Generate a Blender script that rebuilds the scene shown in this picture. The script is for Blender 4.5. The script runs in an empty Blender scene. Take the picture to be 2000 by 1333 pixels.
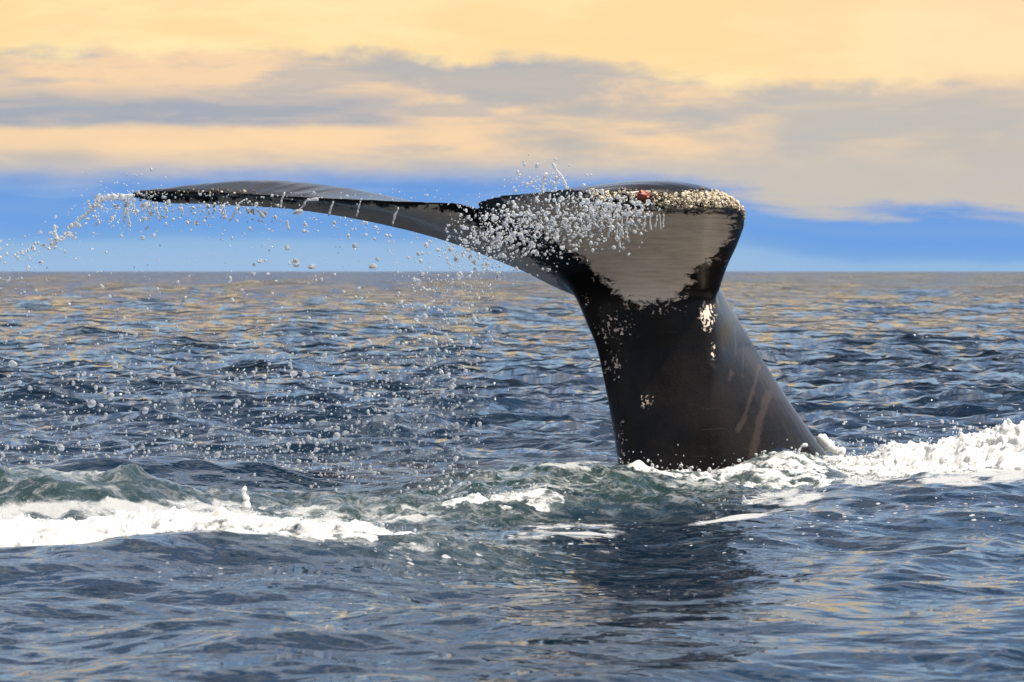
import bpy, bmesh, math, random
import numpy as np
from mathutils import Vector, Matrix

rnd = random.Random(7)
RNG = np.random.default_rng(11)
sc = bpy.context.scene
C = sc.collection

# ------------------------------------------------------------------ camera
CAM_H = 1.32          # metres above the water: a low boat
F = 5454.0            # focal length in photograph pixels (2000 wide)
D0 = 18.0             # distance of the tail's notch
PITCH = math.atan(136.5 / F)
cam = bpy.data.cameras.new('camera')
cam_o = bpy.data.objects.new('camera', cam)
C.objects.link(cam_o)
cam_o.location = (0, 0, CAM_H)
cam_o.rotation_euler = (math.pi / 2 - PITCH, 0, 0)
cam.sensor_width = 36.0
cam.lens = 36.0 * F / 2000.0
cam.clip_start = 0.1
cam.clip_end = 60000
cam.dof.use_dof = True
cam.dof.focus_distance = 17.6
cam.dof.aperture_fstop = 7.1
sc.camera = cam_o

# ------------------------------------------------------------------ sun, exposure
SUN_EL, SUN_AZ = math.radians(56), math.radians(104)     # azimuth from +Y towards +X
sun_dir = Vector((math.cos(SUN_EL) * math.sin(SUN_AZ), math.cos(SUN_EL) * math.cos(SUN_AZ), math.sin(SUN_EL)))
sl = bpy.data.lights.new('sun', 'SUN')
sl.energy = 5.0
sl.angle = math.radians(0.53)
sl.color = (1.0, 0.93, 0.82)
sun_o = bpy.data.objects.new('sun', sl)
sun_o.rotation_euler = sun_dir.to_track_quat('Z', 'Y').to_euler()
C.objects.link(sun_o)
sc.view_settings.view_transform = 'Standard'
sc.view_settings.look = 'None'
sc.view_settings.exposure = 0.95
sc.view_settings.gamma = 1.0
sc.view_settings.use_curve_mapping = False
sc.render.engine = 'CYCLES'
sc.cycles.use_denoising = True
sc.cycles.max_bounces = 8
sc.cycles.transmission_bounces = 6
sc.cycles.caustics_reflective = False
sc.cycles.caustics_refractive = False
sc.cycles.sample_clamp_indirect = 6.0


def lin(r, g, b):
    f = lambda v: v / 12.92 if v <= 0.04045 else ((v + 0.055) / 1.055) ** 2.4
    return (f(r / 255), f(g / 255), f(b / 255), 1.0)


class NT:
    """short-hand for node trees"""
    def __init__(s, tree):
        s.t = tree
        s.n = tree.nodes
        s.l = tree.links

    def put(s, sock, v):
        if v is None:
            return
        if isinstance(v, bpy.types.NodeSocket):
            s.l.new(v, sock)
        else:
            sock.default_value = v

    def m(s, op, a, b=None, c=None, clamp=False):
        n = s.n.new('ShaderNodeMath')
        n.operation = op
        n.use_clamp = clamp
        for i, v in enumerate((a, b, c)):
            s.put(n.inputs[i], v)
        return n.outputs[0]

    def ss(s, x, lo, hi, a=0.0, b=1.0):
        n = s.n.new('ShaderNodeMapRange')
        n.interpolation_type = 'SMOOTHSTEP'
        s.put(n.inputs[0], x)
        s.put(n.inputs[1], lo)
        s.put(n.inputs[2], hi)
        s.put(n.inputs[3], a)
        s.put(n.inputs[4], b)
        return n.outputs[0]

    def mix(s, f, a, b):
        n = s.n.new('ShaderNodeMix')
        n.data_type = 'RGBA'
        s.put(n.inputs[0], f)
        s.put(n.inputs[6], a)
        s.put(n.inputs[7], b)
        return n.outputs[2]

    def xyz(s, x, y, z):
        n = s.n.new('ShaderNodeCombineXYZ')
        for i, v in enumerate((x, y, z)):
            s.put(n.inputs[i], v)
        return n.outputs[0]

    def noise(s, vec, scale=1.0, detail=4.0, rough=0.55, dist=0.0):
        n = s.n.new('ShaderNodeTexNoise')
        s.put(n.inputs['Vector'], vec)
        n.inputs['Scale'].default_value = scale
        n.inputs['Detail'].default_value = detail
        n.inputs['Roughness'].default_value = rough
        n.inputs['Distortion'].default_value = dist
        return n.outputs[0]

    def scaled(s, vec, sx, sy, sz, off=(0, 0, 0)):
        n = s.n.new('ShaderNodeMapping')
        s.put(n.inputs[0], vec)
        n.inputs[1].default_value = off
        n.inputs[3].default_value = (sx, sy, sz)
        return n.outputs[0]

    def ramp(s, fac, stops, interp='EASE'):
        n = s.n.new('ShaderNodeValToRGB')
        n.color_ramp.interpolation = interp
        e = n.color_ramp.elements
        while len(e) < len(stops):
            e.new(0.5)
        for el, (p, c) in zip(e, stops):
            el.position = p
            el.color = c
        s.put(n.inputs[0], fac)
        return n.outputs[0]

    def attr(s, name):
        n = s.n.new('ShaderNodeAttribute')
        n.attribute_name = name
        return n.outputs['Fac']


# ------------------------------------------------------------------ world: sky with cloud banks
def build_world():
    w = bpy.data.worlds.new('World')
    sc.world = w
    w.use_nodes = True
    w.cycles.sampling_method = 'MANUAL'
    w.cycles.sample_map_resolution = 256
    g = NT(w.node_tree)
    g.n.clear()
    out = g.n.new('ShaderNodeOutputWorld')
    tc = g.n.new('ShaderNodeTexCoord')
    sep = g.n.new('ShaderNodeSeparateXYZ')
    g.l.new(tc.outputs['Generated'], sep.inputs[0])
    x, y, z = sep.outputs
    # azimuth and elevation in thousandths of a radian-ish units
    U = g.m('MULTIPLY', g.m('ARCTAN2', x, y), F)
    V = g.m('MULTIPLY', g.m('ARCSINE', z), F)
    wob = g.noise(g.xyz(g.m('MULTIPLY', U, 1 / 260.), g.m('MULTIPLY', V, 1 / 90.), 3.1), 1, 6, 0.6)
    wob = g.m('SUBTRACT', wob, 0.5)
    wide = g.noise(g.xyz(g.m('MULTIPLY', U, 1 / 420.), g.m('MULTIPLY', V, 1 / 95.), 8.4), 1, 6, 0.55, 0.3)
    streak = g.noise(g.xyz(g.m('MULTIPLY', U, 1 / 300.), g.m('MULTIPLY', V, 1 / 44.), 1.7), 1, 6, 0.55, 0.35)
    billow = g.noise(g.xyz(g.m('MULTIPLY', U, 1 / 150.), g.m('MULTIPLY', V, 1 / 70.), 5.5), 1, 7, 0.6)
    billow = g.m('SUBTRACT', billow, 0.5)

    # clear band above the horizon, blue between paler streaks
    V1 = g.m('ADD', V, g.m('MULTIPLY', wob, 26))
    vb = g.m('ADD', V1, g.ss(U, 300, 700, 0, 42))
    low = g.ramp(g.m('DIVIDE', vb, 250.0), [
        (0.0, lin(156, 188, 222)), (0.21, lin(148, 185, 222)), (0.27, lin(120, 167, 222)),
        (0.40, lin(106, 158, 224)), (0.47, lin(122, 167, 222)), (0.62, lin(100, 152, 222)), (0.9, lin(124, 164, 218))], 'B_SPLINE')
    low = g.mix(g.m('MULTIPLY', g.ss(streak, 0.52, 0.72), 0.45), low, lin(160, 186, 222))

    # cloud deck
    deck = g.mix(g.ss(wide, 0.36, 0.60), lin(190, 184, 178), lin(246, 212, 172))
    deck = g.mix(g.m('MULTIPLY', g.ss(streak, 0.48, 0.64), 0.7), deck, lin(180, 180, 184))
    deck = g.mix(g.ss(g.m('ADD', V, g.m('MULTIPLY', wob, 60)), 190, 250, 0.8, 0.0), deck, lin(200, 194, 188))
    # long grey-blue streak low on the left
    v2 = g.m('ADD', V, g.m('MULTIPLY', wob, 34))
    st = g.m('MULTIPLY', g.ss(v2, 268, 292), g.ss(v2, 372, 320))
    st = g.m('MULTIPLY', st, g.ss(g.m('ADD', U, g.m('MULTIPLY', wob, 300)), -60, -330))
    st = g.m('MULTIPLY', st, g.ss(streak, 0.62, 0.40, 0.55, 1.0))
    deck = g.mix(g.m('MULTIPLY', st, 0.95), deck, lin(162, 170, 184))
    # warm underside light beneath the streak
    wm = g.m('MULTIPLY', g.ss(v2, 212, 245), g.ss(v2, 290, 265))
    wm = g.m('MULTIPLY', wm, g.ss(U, -150, -420))
    deck = g.mix(g.m('MULTIPLY', wm, 0.8), deck, lin(252, 216, 172))
    # grey billow in the middle
    cx = g.m('DIVIDE', g.m('SUBTRACT', U, -40), 330.0)
    cy = g.m('DIVIDE', g.m('SUBTRACT', V, g.m('ADD', 370, g.m('MULTIPLY', U, -0.16))), 62.0)
    r2 = g.m('ADD', g.m('MULTIPLY', cx, cx), g.m('MULTIPLY', cy, cy))
    r2 = g.m('ADD', r2, g.m('MULTIPLY', billow, 2.6))
    deck = g.mix(g.m('MULTIPLY', g.ss(r2, 1.15, 0.2), 0.85), deck, lin(182, 180, 180))
    wr = g.m('MULTIPLY', g.ss(U, 250, 600), g.ss(v2, 390, 330))
    deck = g.mix(g.m('MULTIPLY', wr, 0.6), deck, lin(198, 192, 184))

    # bright upper cloud
    top = g.mix(g.ss(wide, 0.38, 0.62), lin(255, 220, 164), lin(255, 232, 176))
    top = g.mix(g.m('MULTIPLY', g.ss(U, 300, 1000), 0.5), top, lin(253, 220, 182))
    ve = g.m('ADD', 415, g.ss(U, 60, 420, 0, -58))
    ve = g.m('ADD', ve, g.ss(U, 600, 1000, 0, 18))
    e = g.m('SUBTRACT', g.m('ADD', V, g.m('ADD', g.m('MULTIPLY', billow, 100), g.m('MULTIPLY', wob, 46))), ve)
    deck = g.mix(g.ss(e, -18, 22), deck, top)
    # small grey wisps in the bright part
    wsp = g.m('MULTIPLY', g.ss(streak, 0.60, 0.72), g.ss(V, 380, 470, 0.35, 0.12))
    deck = g.mix(wsp, deck, lin(214, 196, 168))

    # lower edge of the deck: higher on the left, lower and streaky on the right
    vd = g.m('ADD', 186, g.ss(U, 250, 640, 0, -74))
    ed = g.m('SUBTRACT', g.m('ADD', V, g.m('ADD', g.m('MULTIPLY', wob, 60), g.m('MULTIPLY', g.m('SUBTRACT', streak, 0.5), g.ss(U, 200, 700, 24, 150)))), vd)
    col = g.mix(g.ss(ed, -28, 30), low, deck)

    # higher up the same layer breaks into fields of cloud with blue between
    den = g.m('ADD', z, 0.12)
    hv = g.xyz(g.m('DIVIDE', x, den), g.m('DIVIDE', y, den), 0.0)
    field = g.noise(g.scaled(hv, 1, 1.6, 1), 1.25, 6, 0.6, 0.4)
    cov = g.ss(field, 0.44, 0.61)
    hi_cloud = g.mix(g.ss(g.noise(hv, 2.6, 5, 0.6), 0.35, 0.65), lin(198, 200, 210), lin(252, 248, 240))
    col = g.mix(g.ss(V, 535, 700), col, hi_cloud)
    mask = g.m('MAXIMUM', g.ss(V, 760, 530), g.m('MULTIPLY', cov, g.ss(V, 600, 2200, 0.25, 1.0)))

    skyt = g.n.new('ShaderNodeTexSky')
    skyt.sky_type = 'NISHITA'
    skyt.sun_disc = False
    skyt.sun_elevation = SUN_EL
    skyt.sun_rotation = SUN_AZ
    skyt.air_density = 1.0
    skyt.dust_density = 0.6
    skyt.ozone_density = 2.5
    b1 = g.n.new('ShaderNodeBackground')
    g.l.new(skyt.outputs[0], b1.inputs[0])
    b1.inputs[1].default_value = 0.10
    b2 = g.n.new('ShaderNodeBackground')
    g.l.new(col, b2.inputs[0])
    g.l.new(g.ss(V, 540, 1400, 0.53, 0.9), b2.inputs[1])
    mx = g.n.new('ShaderNodeMixShader')
    g.l.new(mask, mx.inputs[0])
    g.l.new(b1.outputs[0], mx.inputs[1])
    g.l.new(b2.outputs[0], mx.inputs[2])
    g.l.new(mx.outputs[0], out.inputs[0])


build_world()

# ------------------------------------------------------------------ measuring helpers
SA, CA = math.sin(PITCH), math.cos(PITCH)


def P(px, py, dep=0.0):
    """world point seen at photograph pixel (px, py) at distance D0 + dep along the ground"""
    a = (px - 1000.0) / F
    b = (666.5 - py) / F
    d = np.array([a, CA + b * SA, -SA + b * CA])
    return np.array([0, 0, CAM_H]) + d * ((D0 + dep) / d[1])


def pix(v):
    """photograph pixel of world points (n,3)"""
    q = np.asarray(v) - np.array([0, 0, CAM_H])
    zc = q[:, 1] * CA - q[:, 2] * SA
    yc = q[:, 1] * SA + q[:, 2] * CA
    return np.stack([1000 + F * q[:, 0] / zc, 666.5 - F * yc / zc], 1)


def herm(ts, vals, t):
    """smooth interpolation through vals at ts"""
    ts = np.asarray(ts, float)
    vals = np.asarray(vals, float)
    if vals.ndim == 1:
        return herm(ts, vals[:, None], t)[:, 0]
    m = np.gradient(vals, ts, axis=0)
    t = np.clip(np.asarray(t, float), ts[0], ts[-1])
    i = np.clip(np.searchsorted(ts, t) - 1, 0, len(ts) - 2)
    h = (ts[i + 1] - ts[i])[:, None]
    u = ((t - ts[i])[:, None]) / h
    return ((2 * u ** 3 - 3 * u ** 2 + 1) * vals[i] + (u ** 3 - 2 * u ** 2 + u) * h * m[i]
            + (-2 * u ** 3 + 3 * u ** 2) * vals[i + 1] + (u ** 3 - u ** 2) * h * m[i + 1])


def sstep(x, a, b):
    t = np.clip((x - a) / (b - a), 0, 1)
    return t * t * (3 - 2 * t)


_perm = RNG.permutation(256)
_perm = np.concatenate([_perm, _perm])
_grad = RNG.normal(size=(256, 3))
_grad /= np.linalg.norm(_grad, axis=1)[:, None]


def gnoise(p):
    """3-D gradient noise, about -0.7..0.7"""
    p = np.asarray(p, float)
    i = np.floor(p).astype(int)
    f = p - i
    u = f * f * f * (f * (f * 6 - 15) + 10)
    r = 0
    for dx in (0, 1):
        for dy in (0, 1):
            for dz in (0, 1):
                h = _perm[_perm[_perm[(i[:, 0] + dx) & 255] + ((i[:, 1] + dy) & 255)] + ((i[:, 2] + dz) & 255)]
                g = _grad[h]
                d = g[:, 0] * (f[:, 0] - dx) + g[:, 1] * (f[:, 1] - dy) + g[:, 2] * (f[:, 2] - dz)
                r = r + d * (u[:, 0] if dx else 1 - u[:, 0]) * (u[:, 1] if dy else 1 - u[:, 1]) * (u[:, 2] if dz else 1 - u[:, 2])
    return r


def fbm(p, octs=4, gain=0.5):
    p = np.asarray(p, float)
    r, a = 0, 1.0
    for o in range(octs):
        r = r + a * gnoise(p * 2 ** o + 17.3 * o)
        a *= gain
    return r


def puff(p, octs=4, gain=0.55):
    """billowed noise: rounded lumps with sharp creases, about 0..1"""
    p = np.asarray(p, float)
    r, a, tot = 0, 1.0, 0
    for o in range(octs):
        r = r + a * np.abs(gnoise(p * 2 ** o + 9.7 * o)) * 1.7
        tot += a
        a *= gain
    return r / tot


def poly_sd(q, poly):
    """signed pixel distance to a polygon, positive inside"""
    q = np.asarray(q)
    poly = np.asarray(poly, float)
    best = np.full(len(q), 1e9)
    ins = np.zeros(len(q), bool)
    for a, b in zip(poly, np.roll(poly, -1, 0)):
        e = b - a
        w = q - a
        t = np.clip((w @ e) / (e @ e), 0, 1)
        best = np.minimum(best, np.hypot(*(w - t[:, None] * e).T))
        c = ((a[1] > q[:, 1]) != (b[1] > q[:, 1]))
        with np.errstate(divide='ignore', invalid='ignore'):
            xx = (b[0] - a[0]) * (q[:, 1] - a[1]) / (b[1] - a[1]) + a[0]
        ins ^= c & (q[:, 0] < xx)
    return np.where(ins, best, -best)


def line_d(q, pts):
    best = np.full(len(q), 1e9)
    pts = np.asarray(pts, float)
    for a, b in zip(pts[:-1], pts[1:]):
        e = b - a
        w = q - a
        t = np.clip((w @ e) / (e @ e), 0, 1)
        best = np.minimum(best, np.hypot(*(w - t[:, None] * e).T))
    return best


def mesh_np(name, v, f, smooth=True):
    """mesh from numpy vertices and same-size faces"""
    v = np.ascontiguousarray(v, np.float32)
    f = np.ascontiguousarray(f, np.int32)
    me = bpy.data.meshes.new(name)
    me.vertices.add(len(v))
    me.vertices.foreach_set('co', v.ravel())
    k = f.shape[1]
    me.loops.add(f.size)
    me.loops.foreach_set('vertex_index', f.ravel())
    me.polygons.add(len(f))
    me.polygons.foreach_set('loop_start', np.arange(0, f.size, k, dtype=np.int32))
    me.polygons.foreach_set('loop_total', np.full(len(f), k, np.int32))
    me.polygons.foreach_set('use_smooth', np.full(len(f), smooth))
    me.update()
    me.validate()
    return me


def add_attr(me, name, arr):
    a = me.attributes.new(name, 'FLOAT', 'POINT')
    a.data.foreach_set('value', np.ascontiguousarray(arr, np.float32))


def obj(name, me, mat=None, parent=None, label=None, cat=None, group=None, kind=None):
    o = bpy.data.objects.new(name, me)
    C.objects.link(o)
    if mat is not None and me is not None and not me.materials:
        me.materials.append(mat)
    if parent is not None:
        o.parent = parent
    if label:
        o['label'] = label
    if cat:
        o['category'] = cat
    if group:
        o['group'] = group
    if kind:
        o['kind'] = kind
    return o


def new_mat(name):
    m = bpy.data.materials.new(name)
    m.use_nodes = True
    g = NT(m.node_tree)
    b = g.n['Principled BSDF']
    return m, g, b


def bump(g, h, dist, strength=1.0, normal=None):
    n = g.n.new('ShaderNodeBump')
    n.inputs['Strength'].default_value = strength
    n.inputs['Distance'].default_value = dist
    g.put(n.inputs['Height'], h)
    if normal is not None:
        g.l.new(normal, n.inputs['Normal'])
    return n.outputs[0]


# ------------------------------------------------------------------ materials
def mat_sea():
    m, g, b = new_mat('sea_water')
    geo = g.n.new('ShaderNodeNewGeometry')
    pos = geo.outputs['Position']
    foam = g.attr('foam')
    aer = g.attr('aeration')
    calm = g.attr('ripple')
    # ripples too fine for the mesh
    h1 = g.noise(g.scaled(pos, 2.2, 3.6, 2.0), 1, 3, 0.5, 0.3)
    h2 = g.noise(g.scaled(pos, 7.0, 13.0, 7.0), 1, 3, 0.5, 0.3)
    h3 = g.noise(g.scaled(pos, 0.5, 0.8, 0.5), 1, 3, 0.5, 0.2)
    h4 = g.noise(g.scaled(pos, 40.0, 40.0, 40.0), 1, 3, 0.6)
    far = g.attr('far')
    h5 = g.noise(g.scaled(pos, 0.16, 0.07, 0.1), 1, 4, 0.55, 0.2)
    n = bump(g, g.m('MULTIPLY', h5, g.attr('haze')), 9.0)
    n = bump(g, g.m('MULTIPLY', h3, far), 1.9, 1.0, n)
    n = bump(g, g.m('MULTIPLY', h1, g.m('ADD', 0.17, far)), 0.21, 1.0, n)
    n = bump(g, g.m('MULTIPLY', h2, calm), 0.016, 1.0, n)
    n = bump(g, g.m('MULTIPLY', h4, aer), 0.006, 1.0, n)
    # foam: lacy threshold of noise against the foam amount
    p2 = g.scaled(pos, 3.4, 4.6, 3.0)
    a = g.noise(p2, 1, 7, 0.62, 0.6)
    vor = g.n.new('ShaderNodeTexVoronoi')
    vor.feature = 'F1'
    g.l.new(g.scaled(pos, 60, 60, 60), vor.inputs[0])
    lace = g.m('ADD', a, g.m('MULTIPLY', g.m('SUBTRACT', vor.outputs['Distance'], 0.45), 0.16))
    fm = g.ss(g.m('ADD', foam, g.m('SUBTRACT', lace, 0.5)), 0.50, 0.62)
    # floating flecks of foam
    v2 = g.n.new('ShaderNodeTexVoronoi')
    v2.voronoi_dimensions = '2D'
    g.l.new(g.scaled(pos, 2.7, 3.4, 1), v2.inputs[0])
    sep = g.n.new('ShaderNodeSeparateColor')
    g.l.new(v2.outputs['Color'], sep.inputs[0])
    rad = g.m('MULTIPLY', g.m('SUBTRACT', g.m('ADD', g.attr('fleck'), sep.outputs[0]), 1.0), 0.42)
    dd = g.m('ADD', v2.outputs['Distance'], g.m('MULTIPLY', g.m('SUBTRACT', h4, 0.5), 0.08))
    fl = g.ss(g.m('SUBTRACT', rad, dd), 0.0, 0.02)
    fm = g.m('MAXIMUM', fm, fl)
    veil = g.noise(g.scaled(pos, 7, 9, 9), 1, 9, 0.74, 0.8)
    bub = g.m('MULTIPLY', g.ss(g.m('ADD', veil, g.m('MULTIPLY', vor.outputs['Distance'], -0.12)), 0.40, 0.60), g.m('MULTIPLY', aer, 0.62))
    bub = g.m('MAXIMUM', bub, g.m('MULTIPLY', g.ss(vor.outputs['Distance'], 0.26, 0.12), g.m('MULTIPLY', aer, 0.8)))
    fm = g.m('MAXIMUM', fm, bub)
    deep = g.mix(aer, (0.0026, 0.0105, 0.0225, 1), (0.012, 0.027, 0.027, 1))
    g.l.new(deep, b.inputs['Base Color'])
    b.inputs['IOR'].default_value = 1.333
    g.l.new(g.m('ADD', 0.035, g.m('MULTIPLY', g.attr('haze'), 0.06)), b.inputs['Roughness'])
    g.l.new(n, b.inputs['Normal'])
    fb = g.n.new('ShaderNodeBsdfPrincipled')
    fb.inputs['Base Color'].default_value = (0.80, 0.79, 0.76, 1)
    fb.inputs['Roughness'].default_value = 0.65
    g.l.new(bump(g, g.m('ADD', a, vor.outputs['Distance']), 0.02, 1.0), fb.inputs['Normal'])
    mx = g.n.new('ShaderNodeMixShader')
    g.l.new(fm, mx.inputs[0])
    g.l.new(b.outputs[0], mx.inputs[1])
    g.l.new(fb.outputs[0], mx.inputs[2])
    g.l.new(mx.outputs[0], g.n['Material Output'].inputs[0])
    return m


def mat_foam():
    m, g, b = new_mat('sea_foam')
    geo = g.n.new('ShaderNodeNewGeometry')
    pos = geo.outputs['Position']
    vor = g.n.new('ShaderNodeTexVoronoi')
    g.l.new(g.scaled(pos, 70, 70, 70), vor.inputs[0])
    a = g.noise(pos, 26, 5, 0.65)
    n = bump(g, g.m('ADD', a, g.m('MULTIPLY', vor.outputs['Distance'], 0.6)), 0.009, 1.0)
    wet = g.attr('wet')
    k = g.ss(g.m('ADD', g.noise(g.scaled(pos, 13, 13, 20), 1, 7, 0.7, 0.5), wet), 0.72, 0.95)
    g.l.new(g.mix(k, (0.76, 0.74, 0.70, 1), (0.06, 0.085, 0.085, 1)), b.inputs['Base Color'])
    g.l.new(g.m('SUBTRACT', 0.6, g.m('MULTIPLY', k, 0.45)), b.inputs['Roughness'])
    b.inputs['IOR'].default_value = 1.333
    g.l.new(n, b.inputs['Normal'])
    b.inputs['Subsurface Weight'].default_value = 0.7
    b.inputs['Subsurface Radius'].default_value = (1.0, 1.0, 0.95)
    b.inputs['Subsurface Scale'].default_value = 0.035
    tr = g.n.new('ShaderNodeBsdfTranslucent')
    tr.inputs[0].default_value = (0.8, 0.82, 0.78, 1)
    mx = g.n.new('ShaderNodeMixShader')
    mx.inputs[0].default_value = 0.15
    g.l.new(b.outputs[0], mx.inputs[1])
    g.l.new(tr.outputs[0], mx.inputs[2])
    g.l.new(mx.outputs[0], g.n['Material Output'].inputs[0])
    return m


def mat_drop(name='water_drop', glint_white=0.32):
    m, g, b = new_mat(name)
    b.inputs['Base Color'].default_value = (0.97, 0.98, 1, 1)
    b.inputs['Transmission Weight'].default_value = 1.0
    b.inputs['IOR'].default_value = 1.333
    b.inputs['Roughness'].default_value = 0.04
    d = g.n.new('ShaderNodeBsdfTranslucent')
    d.inputs[0].default_value = (0.9, 0.9, 0.88, 1)
    d2 = g.n.new('ShaderNodeBsdfDiffuse')
    d2.inputs[0].default_value = (0.9, 0.9, 0.88, 1)
    mm = g.n.new('ShaderNodeMixShader')
    g.l.new(d.outputs[0], mm.inputs[1])
    g.l.new(d2.outputs[0], mm.inputs[2])
    mx = g.n.new('ShaderNodeMixShader')
    mx.inputs[0].default_value = glint_white  # white share painted in for sun glints, the water itself is clear
    g.l.new(b.outputs[0], mx.inputs[1])
    g.l.new(mm.outputs[0], mx.inputs[2])
    g.l.new(mx.outputs[0], g.n['Material Output'].inputs[0])
    return m


def mat_skin():
    m, g, b = new_mat('whale_skin')
    geo = g.n.new('ShaderNodeNewGeometry')
    pos = geo.outputs['Position']
    wh = g.attr('white')
    fl = g.attr('fleck')
    scar = g.attr('scar')
    fine = g.noise(g.scaled(pos, 12, 7, 13), 1, 8, 0.74, 0.8)
    streaks = g.noise(g.scaled(pos, 5, 5, 60), 1, 5, 0.6, 0.2)
    big = g.noise(pos, 2.6, 4, 0.55)
    d = g.m('ADD', wh, g.m('ADD', g.m('MULTIPLY', g.m('SUBTRACT', fine, 0.5), 1.9), g.m('MULTIPLY', g.m('SUBTRACT', streaks, 0.5), 0.5)))
    white = g.ss(d, -0.08, 0.10)
    spots = g.noise(pos, 42, 5, 0.62)
    white = g.m('MAXIMUM', white, g.ss(g.m('ADD', spots, fl), 0.95, 1.0))
    # dark scratches inside the white
    scr = g.noise(g.scaled(pos, 14, 14, 90), 1, 4, 0.6)
    pale = g.mix(g.ss(g.m('ADD', streaks, g.m('MULTIPLY', big, 0.5)), 0.5, 1.0), (0.52, 0.41, 0.33, 1), (0.70, 0.56, 0.45, 1))
    pale = g.mix(g.m('MULTIPLY', g.ss(scr, 0.55, 0.75), 0.28), pale, (0.16, 0.14, 0.13, 1))
    black = g.mix(g.ss(big, 0.35, 0.7), (0.0028, 0.0021, 0.0017, 1), (0.0095, 0.0066, 0.005, 1))
    black = g.mix(g.m('MULTIPLY', g.ss(g.m('ADD', scar, g.m('MULTIPLY', g.m('SUBTRACT', fine, 0.5), 2.4)), 0.42, 0.95), 0.26), black, (0.075, 0.052, 0.04, 1))
    line = g.noise(g.scaled(pos, 2.2, 2.2, 85), 1, 3, 0.55, 0.25)
    black = g.mix(g.m('MULTIPLY', g.ss(line, 0.68, 0.76), 0.09), black, (0.28, 0.24, 0.21, 1))
    mott = g.noise(pos, 17, 6, 0.7, 0.4)
    black = g.mix(g.m('MULTIPLY', g.ss(mott, 0.5, 0.75), 0.5), black, (0.013, 0.009, 0.0065, 1))
    g.l.new(g.mix(white, black, pale), b.inputs['Base Color'])
    g.l.new(g.m('ADD', 0.30, g.m('MULTIPLY', fine, 0.2)), b.inputs['Roughness'])
    b.inputs['IOR'].default_value = 1.36
    b.inputs['Specular IOR Level'].default_value = 0.06
    b.inputs['Coat Weight'].default_value = 1.0
    b.inputs['Coat Roughness'].default_value = 0.2
    b.inputs['Coat IOR'].default_value = 1.2
    nb = bump(g, g.m('ADD', g.m('MULTIPLY', fine, 0.4), g.noise(pos, 60, 4, 0.6)), 0.006, 0.8)
    g.l.new(nb, b.inputs['Normal'])
    return m


def mat_plain(name, c1, c2, scale, rough, bd=0.003):
    m, g, b = new_mat(name)
    geo = g.n.new('ShaderNodeNewGeometry')
    a = g.noise(geo.outputs['Position'], scale, 5, 0.6)
    g.l.new(g.mix(g.ss(a, 0.35, 0.65), c1 + (1,), c2 + (1,)), b.inputs['Base Color'])
    b.inputs['Roughness'].default_value = rough
    g.l.new(bump(g, a, bd), b.inputs['Normal'])
    return m


M_SEA, M_FOAM, M_DROP, M_SPRAY, M_SKIN = mat_sea(), mat_foam(), mat_drop(), mat_drop('water_spray', 0.46), mat_skin()
M_BARN = mat_plain('barnacle_shell', (0.30, 0.23, 0.14), (0.62, 0.53, 0.38), 30, 0.55)
M_BARN_SHADED = mat_plain('barnacle_shell_shaded', (0.03, 0.025, 0.02), (0.26, 0.19, 0.11), 40, 0.5)  # shell copy with the shade of lower edge and gaps put into its colour
M_SORE = mat_plain('sore_skin', (0.15, 0.022, 0.008), (0.27, 0.055, 0.022), 45, 0.5)

#SEA#
# ------------------------------------------------------------------ the sea
def ocean_tile(n, L, peak, seed, spread=2.0, wind=(0.28, 1.0), lo=0.0, power=3.6):
    """one periodic patch of wind sea: height and sideways displacement, unit height deviation"""
    r = np.random.default_rng(seed)
    k1 = np.fft.fftfreq(n, L / n) * 2 * np.pi
    kx, ky = np.meshgrid(k1, k1, indexing='ij')
    k = np.hypot(kx, ky)
    k[0, 0] = 1
    w = np.array(wind) / np.hypot(*wind)
    kp = 2 * np.pi / peak
    S = np.exp(-1.25 * (kp / k) ** 2) / k ** power * (np.abs((kx * w[0] + ky * w[1]) / k) ** spread + 0.03)
    if lo:
        S *= np.exp(-(k * lo) ** 2)
    S[0, 0] = 0
    h = np.sqrt(S) * (r.normal(size=(n, n)) + 1j * r.normal(size=(n, n)))
    z = np.real(np.fft.ifft2(h))
    s = z.std()
    dx = np.real(np.fft.ifft2(1j * kx / k * h)) / s
    dy = np.real(np.fft.ifft2(1j * ky / k * h)) / s
    return z / s, dx, dy, L


def samp(tile, X, Y, ch=0):
    z, L = tile[ch], tile[3]
    n = len(z)
    u, v = X / L * n, Y / L * n
    i, j = np.floor(u).astype(int), np.floor(v).astype(int)
    fu, fv = u - i, v - j
    i0, j0, i1, j1 = i % n, j % n, (i + 1) % n, (j + 1) % n
    return (z[i0, j0] * (1 - fu) * (1 - fv) + z[i1, j0] * fu * (1 - fv) + z[i0, j1] * (1 - fu) * fv + z[i1, j1] * fu * fv)


TA = ocean_tile(512, 13.0, 1.5, 3, 2.0, (0.16, 1.0), 0.012)
TB = ocean_tile(512, 61.0, 5.0, 5, 2.5, (-0.22, 1.0), 0.05)
TC = ocean_tile(256, 700.0, 34.0, 9, 1.5, (0.3, 1.0))


def ridge(X, Y, pts, wf, wb, var=None):
    """wave crest through pts [(x, y, height)...]; wf/wb widths of its near and far face"""
    p = np.asarray(pts, float)
    yc = np.interp(X, p[:, 0], p[:, 1])
    a = np.interp(X, p[:, 0], p[:, 2], left=p[0, 2], right=p[-1, 2])
    d = Y - yc
    w = np.where(d < 0, wf, wb)
    return a * np.exp(-(d / w) ** 2)


def gx(px, Y):
    return (px - 1000.0) / F * Y


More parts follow.
